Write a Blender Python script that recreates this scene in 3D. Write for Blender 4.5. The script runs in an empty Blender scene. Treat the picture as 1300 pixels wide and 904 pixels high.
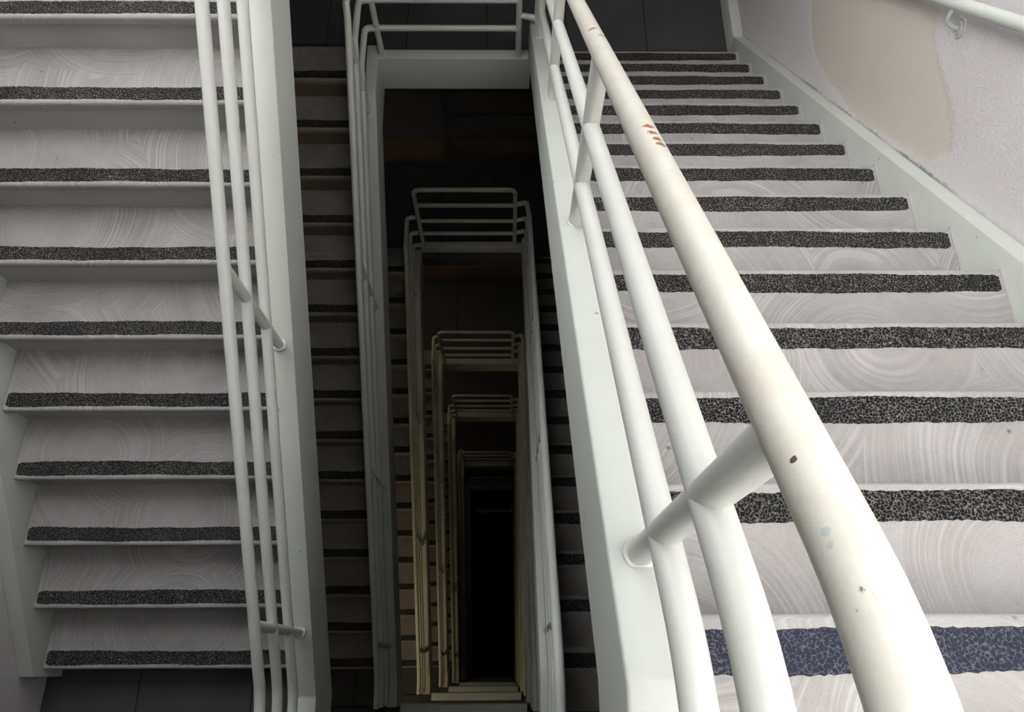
import bpy, bmesh, math, random
from mathutils import Vector, Matrix
random.seed(7)
S = bpy.context.scene
COL = S.collection
PI = math.pi

# ------------------------------------------------------------------ measures
R_ = 0.17                      # riser
N = 15                         # risers per flight
LH = 2.549                     # storey height
GR, GL = 0.2767, 0.2744        # going, right and left flights
Y0R, Y0L = 0.081, -0.289       # nosing line start (top of right, floor of left)
XR0, XR1 = 0.245, 1.589        # right treads
XL0, XL1 = -2.272, -0.975      # left treads
XWR, XWL = 1.66, -2.345        # walls
XFR, XFL = 0.157, -0.890       # well faces of the stringers
RX, LX = 0.207, -0.945         # railing planes
YC = 3.977                     # far well edge
YFAR, YNEAR = 5.28, -1.55
H = (0.297, 0.507, 0.754, 0.985)
A = (0.38, 0.597, 0.813)       # flight rails above the nosing line
SLR, SLL = R_/GR, R_/GL
TR = 0.0215                    # tube radius
LEVELS = 7                     # storeys built below the camera's landing
DZ = {2: .0115, 3: -.027, 4: .111, 5: -.023, 6: .05}
DY = {2: .13, 3: -.04, 4: .04, 5: -.10, 6: .03}
def zR(y): return -SLR*(y-Y0R)
def zL(y): return -LH+(y-Y0L)*SLL

# ------------------------------------------------------------------ materials
def newmat(name):
    m = bpy.data.materials.new(name); m.use_nodes = True
    nt = m.node_tree; nt.nodes.clear()
    out = nt.nodes.new('ShaderNodeOutputMaterial'); b = nt.nodes.new('ShaderNodeBsdfPrincipled')
    nt.links.new(b.outputs[0], out.inputs[0])
    return m, nt, b
class NT:
    def __init__(s, nt): s.nt = nt
    def n(s, t, **k):
        o = s.nt.nodes.new(t)
        for a, v in k.items(): setattr(o, a, v)
        return o
    def l(s, a, b): s.nt.links.new(a, b)
    def val(s, sock, v):
        if hasattr(v, 'is_linked') or hasattr(v, 'links'): s.l(v, sock)
        else: sock.default_value = v
    def math(s, op, a, b=0.0, c=None, clamp=False):
        o = s.n('ShaderNodeMath', operation=op, use_clamp=clamp)
        s.val(o.inputs[0], a); s.val(o.inputs[1], b)
        if c is not None: s.val(o.inputs[2], c)
        return o.outputs[0]
    def pos(s): return s.n('ShaderNodeNewGeometry').outputs['Position']
    def mapping(s, v, sc=(1,1,1), loc=(0,0,0)):
        o = s.n('ShaderNodeMapping'); s.l(v, o.inputs['Vector'])
        o.inputs['Scale'].default_value = sc; o.inputs['Location'].default_value = loc
        return o.outputs[0]
    def noise(s, v, scale, detail=3, rough=.55, dist=0):
        o = s.n('ShaderNodeTexNoise'); s.l(v, o.inputs['Vector'])
        o.inputs['Scale'].default_value = scale; o.inputs['Detail'].default_value = detail
        o.inputs['Roughness'].default_value = rough; o.inputs['Distortion'].default_value = dist
        return o.outputs['Fac']
    def ramp(s, f, a, b, ca=0.0, cb=1.0):
        o = s.n('ShaderNodeMapRange'); o.clamp = True; s.val(o.inputs[0], f)
        o.inputs[1].default_value = a; o.inputs[2].default_value = b
        o.inputs[3].default_value = ca; o.inputs[4].default_value = cb
        return o.outputs[0]
    def mix(s, f, a, b):
        o = s.n('ShaderNodeMix', data_type='RGBA'); s.val(o.inputs[0], f)
        for i, c in ((6, a), (7, b)):
            if isinstance(c, tuple): o.inputs[i].default_value = c if len(c) == 4 else c+(1,)
            else: s.l(c, o.inputs[i])
        return o.outputs[2]
    def bump(s, h, strength, dist, bsdf):
        o = s.n('ShaderNodeBump'); o.inputs['Strength'].default_value = strength
        o.inputs['Distance'].default_value = dist; s.l(h, o.inputs['Height'])
        s.l(o.outputs[0], bsdf.inputs['Normal'])

def paint(name, base, dirt, rough=.42, spots=(), wear=0.0, chips=.0):
    m, nt, b = newmat(name); q = NT(nt); P = q.pos()
    n1 = q.noise(P, 3.5, 5, .6); n2 = q.noise(P, 45, 3, .5); n3 = q.noise(P, 17, 4, .6)
    f = q.math('ADD', q.ramp(n1, .42, .75, 0, .55), q.ramp(n2, .62, .75, 0, .18))
    c = q.mix(f, base, dirt)
    if wear:
        c = q.mix(q.math('MULTIPLY', q.ramp(n3, .42, .66), wear), c, (.58, .51, .41))
    if chips:
        v = q.n('ShaderNodeTexVoronoi'); q.l(P, v.inputs['Vector']); v.inputs['Scale'].default_value = 9
        c = q.mix(q.math('MULTIPLY', q.ramp(v.outputs['Distance'], .035, .06, 1, 0), chips), c, (.055, .045, .035))
    for (x, y, z, r, col) in spots:
        d = q.n('ShaderNodeVectorMath', operation='DISTANCE'); q.l(P, d.inputs[0]); d.inputs[1].default_value = (x, y, z)
        e = q.math('ADD', d.outputs['Value'], q.math('MULTIPLY', q.math('SUBTRACT', q.noise(P, 150, 3, .7), .5), r*1.4))
        c = q.mix(q.ramp(e, r*.62, r*.8, 1, 0), c, col)
    q.l(c, b.inputs['Base Color'])
    b.inputs['Roughness'].default_value = rough
    q.bump(q.math('ADD', n2, q.noise(P, 160, 2)), .10, .004, b)
    return m

RUST, DARK, BLUE = (.30, .11, .035), (.05, .035, .03), (.47, .53, .51)
hand_spots = [(.2092, .7411, .4337, .012, RUST), (.210, .7157, .4492, .011, RUST), (.2122, .6921, .4632, .010, RUST), (.2138, .6725, .4748, .011, RUST),
              (.2002, 1.388, .0351, .014, RUST), (.2154, 1.3199, .0764, .012, (.22, .16, .11)), (.1906, .1277, .8024, .0042, DARK), (.1897, .0736, .8344, .005, BLUE), (.1889, .065, .8385, .003, BLUE),
              (.1925, .039, .859, .0045, (.16, .13, .12)), (.1963, .0373, .8631, .0035, DARK), (.1966, .0262, .8701, .005, (.13, .11, .10)), (.1904, .0147, .8716, .0045, RUST), (.1913, .0127, .8739, .003, DARK), (.1876, .0278, .8591, .003, RUST)]
M = {}
M['rail'] = paint('rail_paint', (.78, .80, .745), (.70, .70, .63), .38)
M['hand'] = paint('worn_handrail_paint', (.665, .65, .585), (.58, .53, .45), .42, hand_spots, wear=.45)
M['steel'] = paint('stringer_paint', (.70, .73, .67), (.62, .65, .58), .45, chips=.5)
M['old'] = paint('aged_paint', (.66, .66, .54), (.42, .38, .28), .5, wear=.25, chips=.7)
M['riser'] = paint('riser_paint', (.52, .51, .49), (.40, .38, .355), .6, chips=.6)

def concrete(name, base, dark, swirl=1.0):
    m, nt, b = newmat(name); q = NT(nt); P = q.pos()
    P2 = q.mapping(P, (1, 1, 3.1))
    v = q.n('ShaderNodeTexVoronoi', feature='F1'); q.l(P2, v.inputs['Vector']); v.inputs['Scale'].default_value = 1.35
    w = q.math('MULTIPLY', q.noise(P, 2.0, 2), .10)
    d = q.math('ADD', v.outputs['Distance'], w)
    cx = q.n('ShaderNodeCombineXYZ'); q.l(q.math('MULTIPLY', d, 105), cx.inputs[0]); q.l(q.math('MULTIPLY', v.outputs['Color'], 7.0), cx.inputs[1])
    rn = q.noise(cx.outputs[0], 1.0, 3, .7)
    patch = q.math('MULTIPLY', q.ramp(q.noise(P2, 3.0, 2), .34, .58), q.ramp(v.outputs['Distance'], .16, .34))
    lines = q.math('MULTIPLY', q.ramp(rn, .50, .70), patch)
    n1 = q.noise(P, 4.0, 6, .65); n2 = q.noise(P, 260, 2, .5); n4 = q.noise(P, 22, 5, .7)
    c = q.mix(q.ramp(n1, .38, .70), base, dark)
    c = q.mix(q.math('MULTIPLY', q.ramp(n4, .60, .78), .45), c, tuple(x*.55 for x in dark))
    c = q.mix(q.math('MULTIPLY', q.ramp(n2, .45, .72), .22), c, tuple(x*.62 for x in dark))
    c = q.mix(q.math('MULTIPLY', lines, .75*swirl), c, tuple(min(1, x*1.42) for x in base))
    c = q.mix(q.math('MULTIPLY', q.math('MULTIPLY', q.ramp(rn, .52, .34), patch), .5*swirl), c, tuple(x*.68 for x in base))
    vs = q.n('ShaderNodeTexVoronoi'); q.l(P, vs.inputs['Vector']); vs.inputs['Scale'].default_value = 13
    c = q.mix(q.math('MULTIPLY', q.math('MULTIPLY', q.ramp(vs.outputs['Distance'], .03, .09, 1, 0), q.ramp(n1, .48, .56)), .7), c, (.07, .06, .05))
    q.l(c, b.inputs['Base Color']); b.inputs['Roughness'].default_value = .8
    q.bump(q.math('ADD', q.math('MULTIPLY', rn, .8*swirl), q.math('MULTIPLY', n2, .5)), .35, .004, b)
    return m
M['tread'] = concrete('brushed_concrete', (.46, .44, .428), (.35, .328, .314))
M['nose'] = concrete('worn_nosing', (.52, .505, .49), (.42, .40, .385), .0)

M['tread_shaded'] = concrete('shaded_concrete', (.33, .30, .28), (.22, .195, .175))  # brownish lower-flight concrete, darkened to put the well's shade into its colour
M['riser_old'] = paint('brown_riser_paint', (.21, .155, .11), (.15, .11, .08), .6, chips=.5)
def grip(name, dark, light, amount):
    m, nt, b = newmat(name); q = NT(nt); P = q.pos()
    n = q.noise(P, 190, 2, .6); n0 = q.noise(P, 5, 3)
    v = q.n('ShaderNodeTexVoronoi', feature='DISTANCE_TO_EDGE'); q.l(P, v.inputs['Vector']); v.inputs['Scale'].default_value = 120
    f = q.math('MULTIPLY', q.ramp(v.outputs['Distance'], .04, .13, 1, 0), q.ramp(n, .40, .58))
    f = q.math('MULTIPLY', f, q.ramp(n0, .3, .65, amount*.55, amount))
    q.l(q.mix(f, dark, light), b.inputs['Base Color']); b.inputs['Roughness'].default_value = .85; b.inputs['Specular IOR Level'].default_value = .15
    q.bump(v.outputs['Distance'], .5, .004, b)
    return m
M['grip'] = grip('black_grit_strip', (.010, .010, .011), (.42, .395, .365), .6)
M['navy'] = grip('navy_grit_strip', (.030, .034, .052), (.26, .26, .29), .5)

def stucco():
    m, nt, b = newmat('stucco_wall'); q = NT(nt); P = q.pos()
    n = q.noise(P, 115, 4, .6); n1 = q.noise(P, 1.6, 4); nb = q.noise(P, 34, 3)
    at = q.n('ShaderNodeAttribute'); at.attribute_name = 'patch'
    e = q.math('ADD', at.outputs['Fac'], q.math('MULTIPLY', q.math('SUBTRACT', q.noise(P, 14, 4, .7), .5), .5))
    f = q.ramp(e, .38, .62)
    c = q.mix(q.ramp(n1, .35, .7), (.82, .775, .78), (.77, .72, .71))
    c = q.mix(q.math('MULTIPLY', q.ramp(n, .5, .72), .25), c, (.55, .50, .49))
    c = q.mix(f, c, q.mix(n1, (.74, .67, .60), (.66, .60, .535)))
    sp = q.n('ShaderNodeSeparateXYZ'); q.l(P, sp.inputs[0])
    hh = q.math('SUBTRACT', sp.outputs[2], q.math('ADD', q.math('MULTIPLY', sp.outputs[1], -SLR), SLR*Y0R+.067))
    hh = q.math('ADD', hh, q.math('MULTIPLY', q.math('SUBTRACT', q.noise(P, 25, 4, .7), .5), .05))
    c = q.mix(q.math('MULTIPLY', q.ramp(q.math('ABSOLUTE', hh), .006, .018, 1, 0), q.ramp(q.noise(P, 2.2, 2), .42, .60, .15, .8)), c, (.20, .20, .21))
    q.l(c, b.inputs['Base Color']); b.inputs['Roughness'].default_value = .9
    hgt = q.math('ADD', q.math('MULTIPLY', n, 1.0), q.math('MULTIPLY', nb, .8))
    hgt = q.math('MULTIPLY', hgt, q.ramp(f, 0, 1, 1, .35))
    q.bump(hgt, .55, .012, b)
    return m
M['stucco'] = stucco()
def plain(name, a, c2, scale=4, rough=.8):
    m, nt, b = newmat(name); q = NT(nt); P = q.pos()
    c = q.mix(q.ramp(q.noise(P, scale, 5, .65), .35, .7), a, c2)
    c = q.mix(q.math('MULTIPLY', q.ramp(q.noise(P, scale*7, 4, .7), .55, .75), .4), c, tuple(x*.5 for x in c2))
    q.l(c, b.inputs['Base Color']); b.inputs['Roughness'].default_value = rough
    return m
M['wall'] = plain('bare_wall', (.16, .155, .15), (.12, .115, .11), 2)
M['board'] = plain('brown_skirting', (.20, .13, .085), (.14, .095, .065), 6)
def plates():
    m, nt, b = newmat('dark_floor_plates'); q = NT(nt); P = q.pos()
    x = q.n('ShaderNodeSeparateXYZ'); q.l(P, x.inputs[0])
    wob = q.math('MULTIPLY', q.math('SUBTRACT', q.noise(P, 6, 2), .5), .010)
    k = q.math('FRACT', q.math('MULTIPLY', q.math('ADD', q.math('ADD', x.outputs[0], 5.906+.288), wob), 1/.5766))
    j = q.ramp(q.math('ABSOLUTE', q.math('SUBTRACT', k, .5)), .004, .009, 1, 0)
    c = q.mix(q.ramp(q.noise(P, 3, 5, .65), .35, .7), (.080, .080, .084), (.058, .058, .060))
    c = q.mix(q.math('MULTIPLY', q.ramp(q.noise(P, 11, 5, .7), .6, .75), .6), c, (.03, .028, .027))
    c = q.mix(j, c, (.008, .008, .008))
    q.l(c, b.inputs['Base Color']); b.inputs['Roughness'].default_value = .7
    q.bump(q.math('SUBTRACT', 1.0, j), .4, .004, b)
    return m
M['plates'] = plates()
m, nt, b = newmat('lamp_glass'); b.inputs['Base Color'].default_value = (.9, .85, .7, 1)
b.inputs['Emission Color'].default_value = (1, .80, .50, 1); b.inputs['Emission Strength'].default_value = 6
M['lamp'] = m

# ------------------------------------------------------------------ mesh helpers
def link(name, me, mat=None, parent=None, smooth=False):
    if mat is not None and not me.materials: me.materials.append(mat)
    if smooth:
        for p in me.polygons: p.use_smooth = True
    o = bpy.data.objects.new(name, me); COL.objects.link(o)
    if parent is not None: o.parent = parent
    return o
def to_mesh(bm, name):
    bmesh.ops.recalc_face_normals(bm, faces=bm.faces[:])
    me = bpy.data.meshes.new(name); bm.to_mesh(me); bm.free(); return me
def prism_x(poly, x0, x1, bm=None, bevel=0.0, seg=2):
    """polygon in (y, z) extruded along x"""
    own = bm is None; bm = bm or bmesh.new()
    a = [bm.verts.new((x0, y, z)) for y, z in poly]; c = [bm.verts.new((x1, y, z)) for y, z in poly]
    n = len(poly); f = [bm.faces.new(a), bm.faces.new(c[::-1])]
    for i in range(n): f.append(bm.faces.new((a[i], c[i], c[(i+1) % n], a[(i+1) % n])))
    if bevel:
        es = {e for ff in f for e in ff.edges}
        bmesh.ops.bevel(bm, geom=list(es), offset=bevel, segments=seg, affect='EDGES', profile=.6)
    return bm
def box(bm, x0, x1, y0, y1, z0, z1, bevel=0.0):
    return prism_x([(y0, z0), (y1, z0), (y1, z1), (y0, z1)], x0, x1, bm, bevel)
def fillet(pts, rad, seg=7):
    out = [Vector(pts[0])]
    for i in range(1, len(pts)-1):
        p, a, c = Vector(pts[i]), Vector(pts[i-1]), Vector(pts[i+1])
        da, dc = (a-p), (c-p); r = min(rad, da.length*.49, dc.length*.49)
        s, e = p+da.normalized()*r, p+dc.normalized()*r
        for k in range(seg+1):
            t = k/seg; out.append(s*(1-t)**2+p*2*t*(1-t)+e*t*t)
    out.append(Vector(pts[-1])); return out
def tube(bm, pts, r=TR, seg=20, rad=0.0, cap=True):
    P = fillet(pts, rad) if rad else [Vector(p) for p in pts]
    T = []
    for i in range(len(P)):
        t = (P[min(i+1, len(P)-1)]-P[max(i-1, 0)]).normalized(); T.append(t)
    u = T[0].orthogonal().normalized(); rings = []
    for i, p in enumerate(P):
        u = (u-T[i]*u.dot(T[i])).normalized(); w = T[i].cross(u)
        rings.append([bm.verts.new(p+u*(r*math.cos(2*PI*k/seg))+w*(r*math.sin(2*PI*k/seg))) for k in range(seg)])
    for i in range(len(rings)-1):
        for k in range(seg):
            bm.faces.new((rings[i][k], rings[i][(k+1) % seg], rings[i+1][(k+1) % seg], rings[i+1][k]))
    if cap:
        bm.faces.new(rings[0][::-1]); bm.faces.new(rings[-1])
    return bm
def weld(bm, p, r=TR, h=.012, axis=(0, 0, 1)):
    ax = Vector(axis).normalized(); p = Vector(p)
    tube(bm, [p-ax*h*.3, p+ax*h*.25, p+ax*h], r+.006, 20); return bm
def tubes(paths, name, **k):
    bm = bmesh.new()
    for p in paths: tube(bm, p, **k)
    return to_mesh(bm, name)
def smooth_by_angle(me, ang=40):
    for p in me.polygons: p.use_smooth = True
    bm = bmesh.new(); bm.from_mesh(me)
    for e in bm.edges:
        if len(e.link_faces) == 2 and e.calc_face_angle(0) > math.radians(ang): e.smooth = False
    bm.to_mesh(me); bm.free(); return me
def tag(o, label=None, cat=None, group=None, kind=None):
    if label: o['label'] = label
    if cat: o['category'] = cat
    if group: o['group'] = group
    if kind: o['kind'] = kind
    return o
def empty(name, loc, label, cat, group=None):
    o = bpy.data.objects.new(name, None); COL.objects.link(o); o.location = loc; o.empty_display_size = .2
    return tag(o, label, cat, group)
def struct(name, me, mat, label=None):
    o = link(name, me, mat); o['kind'] = 'structure'
    if label: o['label'] = label
    return o

# ------------------------------------------------------------------ stair flights
def tread_profile(g):
    """(u, z): u points down the stair, nosing tip at u=0"""
    r = .012; pts = [(-g-.028, -.045), (-g-.028, 0)]
    pts += [(-r+r*math.sin(a), -r+r*math.cos(a)) for a in [PI/2*k/5 for k in range(6)]]
    pts += [(-.002, -.036), (-.010, -.045)]
    return pts
def tread_mesh(x0, x1, g, d):
    prof = [(u*d, z) for u, z in tread_profile(g)]
    return smooth_by_angle(to_mesh(prism_x(prof, x0, x1), 'tread'), 35)
def riser_mesh(x0, x1, d):
    u0, u1 = -.034, -.022
    bm = box(None, x0, x1, min(u0*d, u1*d), max(u0*d, u1*d), -R_+.0005, -.044)
    return to_mesh(bm, 'riser')
def strip_mesh(x0, x1, d, seed, w=.066, back=.019):
    rnd = random.Random(seed); bm = bmesh.new(); n = 150
    wa, wb = [rnd.uniform(0, 6) for _ in range(4)], [rnd.uniform(0, 6) for _ in range(4)]
    rows = []
    for i in range(n+1):
        x = x0+(x1-x0)*i/n
        ja = .0022*math.sin(7*x+wa[0])+.0013*math.sin(19*x+wa[1])+rnd.uniform(-.0015, .0015)
        jb = .0028*math.sin(5*x+wb[0])+.0015*math.sin(23*x+wb[1])+rnd.uniform(-.0017, .0017)
        e = min(1, min(i, n-i)/1.5); c = -(back+w/2)
        ua, ub = c+(w/2+ja)*(.75+.25*e), c-(w/2+jb)*(.75+.25*e)
        rows.append([bm.verts.new((x, ua*d, -.0005)), bm.verts.new((x, (ua-.002)*d, .0022)), bm.verts.new((x, (ub+.002)*d, .0022)), bm.verts.new((x, ub*d, -.0005))])
    for i in range(n):
        for k in range(3): bm.faces.new((rows[i][k], rows[i][k+1], rows[i+1][k+1], rows[i+1][k]))
        bm.faces.new((rows[i][3], rows[i][0], rows[i+1][0], rows[i+1][3]))
    bm.faces.new(rows[0]); bm.faces.new(rows[-1][::-1])
    return to_mesh(bm, 'grip_strip')

TOP, BOT = .205, -.088        # well stringer above / below the nosing line
def well_stringer(side):
    if side == 'R':
        y = [-.26, Y0R+.0, 4.11]
        top = [(-.30, .077+.20), (.0, zR(.0)+TOP), (4.11, zR(4.11)+TOP)]
        top = [(-.30, zR(-.02)+TOP), (-.02, zR(-.02)+TOP), (4.11, zR(4.11)+TOP)]
        bot = [(4.11, zR(4.11)+BOT), (-.02, zR(-.02)+BOT), (-.30, zR(-.02)+BOT)]
        x0, x1 = XFR, XFR+.085
    else:
        k = 3.63
        zt = LH*0+.077
        kb = Y0L + (zt-TOP+LH)/SLL
        top = [(-.30, zL(-.14)+TOP), (-.14, zL(-.14)+TOP), (k, zt), (YC+.09, zt)]
        bot = [(YC+.09, -.19), (k-.02, -.19-.02), (-.14, zL(-.14)+BOT-.02), (-.30, zL(-.14)+BOT-.02)]
        x0, x1 = XFL-.085, XFL
    bm = prism_x(top+bot, x0, x1, None, .007, 3)
    return smooth_by_angle(to_mesh(bm, 'well_stringer'), 35)
def wall_stringer(side):
    if side == 'R':
        a = .067; ye = Y0R+(LH-.134+a)/SLR
        top = [(.02, a+.01), (.0+Y0R+.05, zR(Y0R+.05)+a), (ye, -LH+.134), (ye+.002, -LH+.134)]
        bot = [(ye+.002, -LH+.0), (ye-.25, zR(ye-.25)-.27), (.02, -.27)]
        x0, x1 = XR1, XWR-.001
    else:
        a = .075; ye = Y0L+(.134-a+LH)/SLL*0+3.60
        top = [(-.05, zL(-.05)+a), (ye, zL(ye)+a), (3.83, .134), (4.0, .134)]
        bot = [(4.0, -.14), (3.83, -.25), (-.05, zL(-.05)-.27)]
        x0, x1 = XWL+.001, XL0
    bm = prism_x(top+bot, x0, x1, None, .006, 2)
    return smooth_by_angle(to_mesh(bm, 'wall_stringer'), 35)

tr_R = [tread_mesh(XR0, XR1-.006, GR, 1)]; tr_L = [tread_mesh(XL0+.004, XL1, GL, -1)]
ri_R, ri_L = riser_mesh(XR0, XR1, 1), riser_mesh(XL0, XL1, -1)
st_R = [strip_mesh(XR0+.03, XR1-.018, 1, s) for s in (1, 2, 3, 4)]
st_L = [strip_mesh(XL0+.012, XL1-.004, -1, s) for s in (5, 6, 7, 8)]
st_N = strip_mesh(XR0+.03, XR1-.012, 1, 9, w=.075, back=.024)
def plate_mesh():
    bm = prism_x([(-GR-.02, -.05), (-GR-.02, .003), (.0, .003), (.004, -.05)], XR1-.0075, XR1+.0005)
    return to_mesh(bm, 'end_plate')
pl_R = plate_mesh()
sR, sL, wR, wL = well_stringer('R'), well_stringer('L'), wall_stringer('R'), wall_stringer('L')

def flight(side, label, group=None):
    if side == 'R':
        root = empty('stair_flight', (.9, 2.1, 0), label, 'stairs', group)
        for n in range(0, N):
            y = Y0R+n*GR; z = -n*R_
            t = link('tread', tr_R[0], M['tread'], root); t.location = (-.9, y-2.1, z)
            if n == 0: s = link('grip_strip', st_N, M['navy'], t); s['label'] = 'navy blue scuffed grit strip'
            else: s = link('grip_strip', st_R[(n*7) % 4], M['grip'], t)
            if n: link('end_plate', pl_R, M['nose'], t)
            r = link('riser', ri_R, M['riser'], root); r.location = (-.9, y-2.1, z)
        off = (-.9, -2.1, 0)
        for nm, me in (('well_stringer', sR), ('wall_stringer', wR)):
            o = link(nm, me, M['steel'], root); o.location = off
    else:
        root = empty('stair_flight', (-1.6, 2.0, 0), label, 'stairs', group)
        for j in range(1, N+1):
            y = Y0L+j*GL; z = -LH+j*R_
            t = link('tread', tr_L[0], M['tread'], root); t.location = (1.6, y-2.0, z)
            link('grip_strip', st_L[(j*5) % 4], M['grip'], t)
            r = link('riser', ri_L, M['riser'], root); r.location = (1.6, y-2.0, z)
        for nm, me in (('well_stringer', sL), ('wall_stringer', wL)):
            o = link(nm, me, M['steel'], root); o.location = (1.6, -2.0, 0)
    return root
def copy_tree(o, parent=None, mats=None):
    c = o.copy(); COL.objects.link(c)
    if parent is not None: c.parent = parent
    for ch in o.children: copy_tree(ch, c)
    return c

# ------------------------------------------------------------------ flight railings
POSTS_R = (.162, 1.24, 2.41, 3.59)
POSTS_L = (.14, 1.255, 2.43, 3.56)
def build_railing(side, label, group=None, hook=None):
    """rails of a flight whose upper landing lies at z=0"""
    root = empty('stair_railing', (RX if side == 'R' else LX, 2.0, 0), label, 'railing', group)
    ox = Vector((RX if side == 'R' else LX, 2.0, 0))
    def add(name, me, mat, ang=40):
        o = link(name, smooth_by_angle(me, ang), mat, root); o.location = -ox; return o
    if side == 'R':
        for i, a in enumerate(A):
            ys, ye = -.03, 3.985
            pts = [(RX, -.32, zR(ys)+a), (RX, ys, zR(ys)+a), (RX, ye, zR(ye)+a)]
            if hook:
                dy, dz, lift = hook; yh = YC+.06+dy; zh = -LH+H[i]+dz+lift
                pts = pts[:2]+[(RX, 3.78, zR(3.78)+a), (RX-.01, yh, zh), (.0856, YC+.033+dy, zh)]
                pts = fillet(pts[:3], .12)[:-1]+fillet(pts[2:], .045)
            if i == 2: add('handrail', tubes([pts], 'handrail', r=.0225, rad=0 if hook else .12, seg=28), M['hand'])
            else: add('mid_rail', tubes([pts], 'mid_rail', rad=0 if hook else .12, seg=24), M['rail'])
        for y in POSTS_R:
            bm = bmesh.new(); zt = zR(y)
            tube(bm, [(RX, y, zt+TOP-.004), (RX, y, zt+A[2]-.004)], .0215, 24); weld(bm, (RX, y, zt+TOP+.002))
            add('post', to_mesh(bm, 'post'), M['rail'])
        if hook: return root
        bm = bmesh.new(); ye = 3.985
        tube(bm, [(RX, ye, zR(ye)+TOP-.004), (RX, ye, zR(ye)+A[2]+.004)], .0215, 24)
        add('post', to_mesh(bm, 'post'), M['rail'])
        for i in range(3):
            add('return_rail', tubes([[(RX, ye, -LH+H[i]+.10), (.0856, YC+.033, -LH+H[i]+.10)]], 'return_rail', r=.019), M['rail'])
    else:
        for i, a in enumerate(A):
            zt = H[i]; yk = Y0L+(zt-a+LH)/SLL
            yk = 3.645
            y1 = 3.60
            pts = [(LX, -.30, zL(-.14)+a), (LX, -.13, zL(-.13)+a), (LX, yk-.02, zL(yk-.02)+a), (LX, yk+.03, zt), (LX, YC+.028, zt), (-.866, YC+.033, zt)]
            P = fillet([pts[0], pts[1], pts[2]], .1)[:-1]+fillet([P_ for P_ in (pts[2], pts[3])], 0.001)[:-1]+fillet(pts[3:], .05)
            add('handrail' if i == 2 else 'mid_rail', tubes([P], 'rail', seg=20), M['rail'])
        for y in POSTS_L:
            bm = bmesh.new(); zt = zL(y)
            tube(bm, [(LX, y, zt+TOP-.004), (LX, y, zt+A[2])], .0205, 20); weld(bm, (LX, y, zt+TOP+.002))
            add('post', to_mesh(bm, 'post'), M['rail'])
    return root

def build_guard(label, group=None):
    """guard rail on the far edge of the well; landing surface at z=0"""
    x0, x1, y = -.866, .0856, YC+.033
    root = empty('guard_rail', ((x0+x1)/2, y, .077), label, 'railing', group)
    ox = root.location.copy()
    bm = bmesh.new(); tube(bm, [(x0, y, .07), (x0, y, H[3]), (x1, y, H[3]), (x1, y, .07)], .0205, 20, rad=.07)
    weld(bm, (x0, y, .079)); weld(bm, (x1, y, .079))
    o = link('frame', smooth_by_angle(to_mesh(bm, 'frame'), 40), M['rail'], root); o.location = -ox
    for h in H[:3]:
        o = link('mid_rail', smooth_by_angle(tubes([[(x0+.004, y, h), (x1-.004, y, h)]], 'mid_rail', r=.0195), 40), M['rail'], root); o.location = -ox
    return root

def shift(o, dz, dy=0):
    o.location.z += dz; o.location.y += dy; return o
def repaint(o, a, b):
    """give a lower storey its own material on every part"""
    stack = [o]
    while stack:
        c = stack.pop(); stack += list(c.children)
        if c.type == 'MESH' and c.material_slots and c.material_slots[0].material in a:
            c.material_slots[0].link = 'OBJECT'; c.material_slots[0].material = b

fr = flight('R', 'bright flight of grey concrete steps going down beside the stucco wall')
fl = flight('L', 'broad flight of grey concrete steps with visible risers, coming down on the left side')
rr = build_railing('R', 'thick white tube railing with chipped paint beside the bright right-hand steps')
rl = build_railing('L', 'pale tube railing standing on the stringer of the broad left steps')
gd = build_guard('pale guard rail at top of the well, above the black opening')
shift(gd, -LH)
ordn = {1: 'one storey', 2: 'two storeys', 3: 'three storeys', 4: 'four storeys', 5: 'five storeys', 6: 'six storeys'}
gname = {2: 'largest of the dim guard rails inside the dark well, topmost there', 3: 'second dim guard rail down inside the dark well',
         4: 'third guard rail down inside the dark well, brownish and thin', 5: 'fourth guard rail down inside the well, hardly lit',
         6: 'lowest guard rail deep in the well, almost black'}
for k in range(1, LEVELS):
    a = shift(copy_tree(fr), -k*LH); tag(a, 'dark flight of steps lying %s below the bright right-hand steps' % ordn[k], group='lower right flights')
    b = shift(copy_tree(fl), -k*LH); b.scale.y = 1.0135; b.location.y = 2.0087; tag(b, 'dark flight of steps lying %s below the broad left steps' % ordn[k], group='lower left flights')
    c = build_railing('R', 'x', None, (DY.get(k+1, 0), DZ.get(k+1, 0), .10 if k % 2 == 0 else .01)); shift(c, -k*LH); tag(c, 'tube railing on the right of the well, %s below the thick white railing' % ordn[k], group='lower right railings')
    d = shift(copy_tree(rl), -k*LH); tag(d, 'tube railing on the left of the well, %s below the pale left railing' % ordn[k], group='lower left railings')
    repaint(a, (M['navy'],), M['grip'])
    for t in a.children:
        for u in t.children:
            if 'label' in u: del u['label']
    for o in (a, b): repaint(o, (M['tread'],), M['tread_shaded']); repaint(o, (M['riser'],), M['riser_old'])
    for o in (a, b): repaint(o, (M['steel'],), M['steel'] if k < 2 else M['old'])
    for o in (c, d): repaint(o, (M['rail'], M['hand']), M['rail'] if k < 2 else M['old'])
    if k >= 2:
        e = shift(copy_tree(gd), -(k-1)*LH+DZ.get(k, 0), DY.get(k, 0)); tag(e, gname[k], group='guard rails down the well')
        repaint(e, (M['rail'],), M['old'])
repaint(gd, (M['rail'],), M['steel'])
for o in (fr, fl, rr, rl): pass

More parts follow.
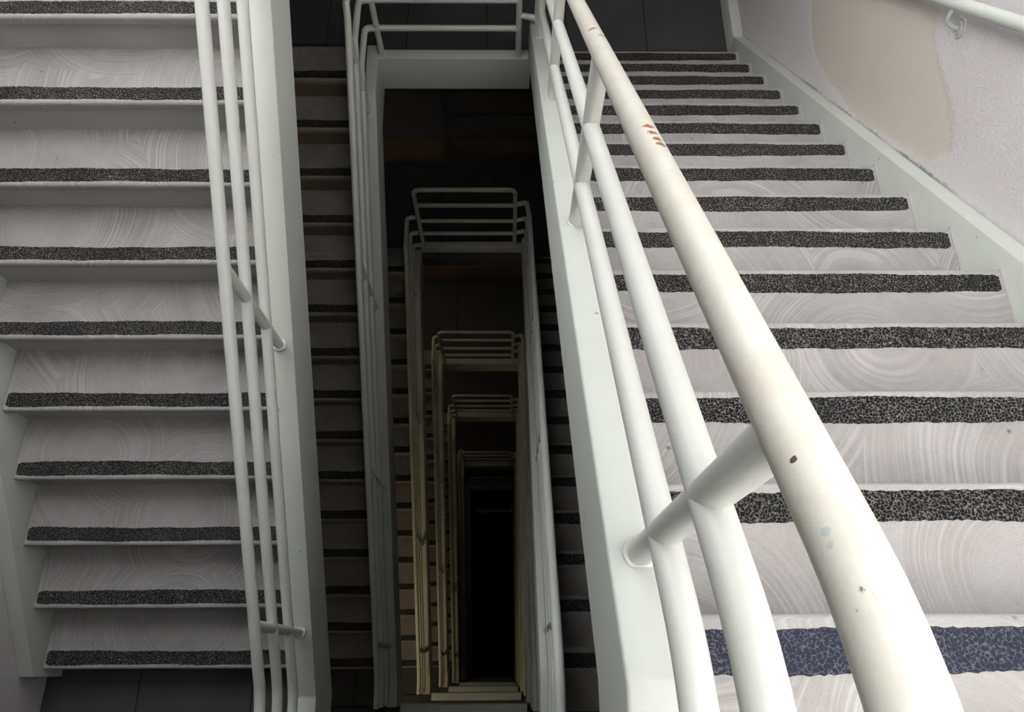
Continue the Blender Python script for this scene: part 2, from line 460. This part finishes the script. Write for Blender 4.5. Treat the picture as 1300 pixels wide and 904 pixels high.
# ------------------------------------------------------------------ wall handrail
xh = 1.592; ah = .738
wh = empty('wall_handrail', (xh, 2.1, zR(2.1)+ah), 'pale tube handrail bracketed to the stucco wall', 'handrail')
wo = -wh.location
o = link('rail', smooth_by_angle(tubes([[(xh, .0, zR(.0)+ah), (xh, 3.95, zR(3.95)+ah)]], 'rail', r=.021, seg=24), 40), M['steel'], wh); o.location = wo
for yb in (.55, 2.17, 3.7):
    zb = zR(yb)+ah; bm = bmesh.new()
    tube(bm, [(xh, yb+.02, zb-.022), (xh+.004, yb+.02, zb-.085), (XWR-.02, yb+.012, zb-.105), (XWR-.004, yb+.012, zb-.105)], .008, 12, rad=.03)
    br = link('bracket', smooth_by_angle(to_mesh(bm, 'bracket'), 40), M['steel'], wh); br.location = wo
    bm = bmesh.new(); c = Vector((XWR, yb+.012, zb-.105))
    tube(bm, [c+Vector((.004, 0, 0)), c-Vector((.006, 0, 0))], .033, 24); tube(bm, [c-Vector((.006, 0, 0)), c-Vector((.012, 0, 0))], .022, 24)
    link('wall_plate', smooth_by_angle(to_mesh(bm, 'wall_plate'), 40), M['steel'], br)

# ------------------------------------------------------------------ landings
def far_floor(k):
    dz, dy = -k*LH+DZ.get(k, 0), DY.get(k, 0)
    bm = bmesh.new()
    if k: box(bm, XFR+.09, XWR, 3.915, YC+.07, -.16, 0)
    else: box(bm, XFR+.09, XWR, 3.98, YC+.07, -.16, 0)
    box(bm, XWL, XFL-.09, 4.132 if k == 0 else 4.170, YC+.22, -.16, 0)
    box(bm, XFL-.091, XWR, YC+.06, YFAR, -.16, 0); box(bm, XWL, XFL-.09, YC+.21, YFAR, -.16, 0)
    me = to_mesh(bm, 'floor'); o = struct('floor', me, M['plates'], 'dark grey landing floor with plate joints'); o.location = (0, dy*0, dz if k > 1 else -k*LH)
    bm = box(None, XFL-.002, XFR+.012, YC, YC+.085, -.19, .077, .006)
    t = struct('trim_1', smooth_by_angle(to_mesh(bm, 'well_edge'), 35), M['steel'] if k < 2 else M['old'], 'steel channel along the far edge of the well'); t.location = (0, dy, dz)
def near_floor(k):
    bm = bmesh.new(); z = -k*LH
    box(bm, XFR+.09, XWR, -.34, Y0R-.306, -.16, 0)
    if k: box(bm, XWL, XFL-.09, -.34, -.0, -.16, 0)
    box(bm, XWL, XWR, YNEAR, -.33, -.16, 0)
    o = struct('floor', to_mesh(bm, 'floor'), M['tread'] if k == 0 else M['plates'], 'near landing floor'); o.location = (0, 0, z)
    bm = box(None, XFL-.002, XFR+.012, -.40, -.315, -.19, .077, .006)
    t = struct('trim_2', smooth_by_angle(to_mesh(bm, 'well_edge'), 35), M['steel'], 'steel channel along the near edge of the well'); t.location = (0, 0, z)
for k in range(0, LEVELS+1):
    far_floor(k); near_floor(k)
ZB = -LEVELS*LH-.2
# walls
def wall_right():
    bm = bmesh.new()
    poly = [(3.394, -1.53), (3.29, -1.588), (3.088, -1.61), (2.878, -1.539), (2.632, -1.447), (2.398, -1.352), (2.262, -1.252), (2.062, -1.124), (1.85, -.967), (1.795, -.859), (1.869, -.798), (2.024, -.786), (2.209, -.795), (2.307, -.776), (2.349, -.724), (2.357, -.681), (2.5, -.45), (3.4, -.8), (3.6, -1.3)]
    def sd(y, z):
        inside = False; d = 9; n = len(poly)
        for i in range(n):
            (a, b_), (c, e) = poly[i], poly[(i+1) % n]
            vx, vy = c-a, e-b_; t = max(0, min(1, ((y-a)*vx+(z-b_)*vy)/(vx*vx+vy*vy)))
            d = min(d, math.hypot(y-a-t*vx, z-b_-t*vy))
            if (b_ > z) != (e > z) and y < (c-a)*(z-b_)/(e-b_)+a: inside = not inside
        return -d if inside else d
    st = .025; ys = [YNEAR, -.5]+[i*st for i in range(0, int(5.3/st)+1)]; zs = [ZB, -6]+[-2.9+i*st for i in range(0, int(3.5/st)+1)]+[2.2]
    ys[-1] = YFAR
    V = [[bm.verts.new((XWR, y, z)) for z in zs] for y in ys]
    for i in range(len(ys)-1):
        for j in range(len(zs)-1): bm.faces.new((V[i][j], V[i][j+1], V[i+1][j+1], V[i+1][j]))
    W = [[bm.verts.new((XWR+.2, y, z)) for z in (zs[0], zs[-1])] for y in (ys[0], ys[-1])]
    bm.faces.new((W[0][0], W[1][0], W[1][1], W[0][1]))
    me = bpy.data.meshes.new('wall_right'); bm.normal_update(); bm.to_mesh(me); bm.free()
    pa = me.attributes.new('patch', 'FLOAT', 'POINT')
    for i, v in enumerate(me.vertices):
        x, y, z = v.co
        if -3 < z < .7 and 0 < y < 5.2 and x < XWR+.1:
            pa.data[i].value = max(0, min(1, .5-sd(y, z)/.12))
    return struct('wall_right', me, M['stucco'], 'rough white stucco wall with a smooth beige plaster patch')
wall_right()
def wbox(name, x0, x1, y0, y1, z0, z1, mat, label):
    return struct(name, to_mesh(box(None, x0, x1, y0, y1, z0, z1), name), mat, label)
wbox('wall_left', XWL-.2, XWL, YNEAR, YFAR, ZB, 1.3, M['stucco'], 'stucco wall on the left')
wbox('wall_far', XWL-.2, XWR+.2, YFAR, YFAR+.2, ZB, .3, M['wall'], 'dark far wall')
wbox('wall_near', XWL-.2, XWR+.2, YNEAR-.2, YNEAR, ZB, 1.3, M['wall'], 'near wall')
wbox('shade_slab', XWL-.2, -.06, YNEAR-.2, 1.45, 1.3, 1.45, M['wall'], 'unseen slab added to shade the left steps and the well')  # these slabs are added out of view to keep sky light off the well
wbox('shade_slab', -.9, .35, 1.45, YFAR+.2, 2.2, 2.4, M['wall'], 'unseen slab added to cut sky light over the well')
wbox('shade_slab', .35, XWR+.2, .9, YFAR+.2, 2.2, 2.4, M['wall'], 'unseen slab added to cut sky light over the right-hand steps')
wbox('floor', XWL, XWR, YNEAR, YFAR, ZB-.1, ZB, M['plates'], 'floor at the bottom of the well')
for k in range(0, LEVELS):
    z = -(k+1)*LH
    bm = box(None, XWR-.072, XWR, Y0R+(LH-.134+.067)/SLR, YFAR, z-.02, z+.134, .006)
    t = struct('baseboard_right', smooth_by_angle(to_mesh(bm, 'baseboard'), 35), M['steel'], 'pale steel skirting along the landing')
    bm = box(None, XWL, XWR-.07, YFAR-.02, YFAR, z, z+.40)
    struct('baseboard_far', to_mesh(bm, 'baseboard'), M['board'], 'brown skirting board on the far wall')

# ------------------------------------------------------------------ light
W = bpy.data.worlds.new('sky'); S.world = W; W.use_nodes = True
bg = W.node_tree.nodes['Background']; bg.inputs[1].default_value = 4.4
def lamp(x, y, z, e, aim):
    L = bpy.data.lights.new('landing_lamp', 'AREA'); L.energy = e; L.color = (1, .82, .56); L.size = .3; L.shape = 'SQUARE'
    o = bpy.data.objects.new('landing_lamp', L); COL.objects.link(o); o.location = (x, y, z)
    o.rotation_euler = (Vector(aim)-Vector((x, y, z))).to_track_quat('-Z', 'Y').to_euler()
for k, e in ((3, 8), (4, 6), (5, 3)): lamp(-1.9, -.9, -k*LH+2.2, e, (-.6, 2.5, -k*LH))
for k, e in ((3, 3), (4, 2.5), (5, 1.2)): lamp(-2.1, 4.7, -k*LH+2.1, e, (-.4, 3.4, -k*LH+.2))
lamp(-2.2, -.9, -2*LH+1.0, .6, (-.9, 1.2, -2*LH+1.6))

wq = NT(W.node_tree)                       # overcast sky, a little warmer towards the open near side
sx = wq.n('ShaderNodeSeparateXYZ'); wq.l(wq.n('ShaderNodeTexCoord').outputs['Generated'], sx.inputs[0])
wq.l(wq.mix(wq.ramp(sx.outputs[1], -.5, .5), (1.0, .970, .940), (.965, .985, 1.0)), bg.inputs[0])

# ------------------------------------------------------------------ camera
cd = bpy.data.cameras.new('camera'); cam = bpy.data.objects.new('camera', cd); COL.objects.link(cam)
f, pitch, yaw, roll, py, hc = 880.309, 70.2805, 1.3283, 1.1703, 527.93, 1.24488
ph, ya, ro = map(math.radians, (pitch, yaw, roll))
fw = Vector((math.sin(ya)*math.cos(ph), math.cos(ya)*math.cos(ph), -math.sin(ph)))
rt = Vector((math.cos(ya), -math.sin(ya), 0)); up = rt.cross(fw)
r2 = rt*math.cos(ro)+up*math.sin(ro); u2 = up*math.cos(ro)-rt*math.sin(ro)
mw = Matrix((r2, u2, -fw)).transposed().to_4x4(); mw.translation = (0, 0, hc)
cam.matrix_world = mw
cd.sensor_fit = 'HORIZONTAL'; cd.sensor_width = 36; cd.lens = f*36/1300
cd.shift_y = (py-452)/1300; cd.clip_start = .02
S.camera = cam
S.cycles.max_bounces = 6; S.cycles.diffuse_bounces = 1
S.view_settings.view_transform = 'Standard'; S.view_settings.look = 'None'
S.view_settings.exposure = 0.0; S.view_settings.gamma = 1; S.view_settings.use_curve_mapping = False
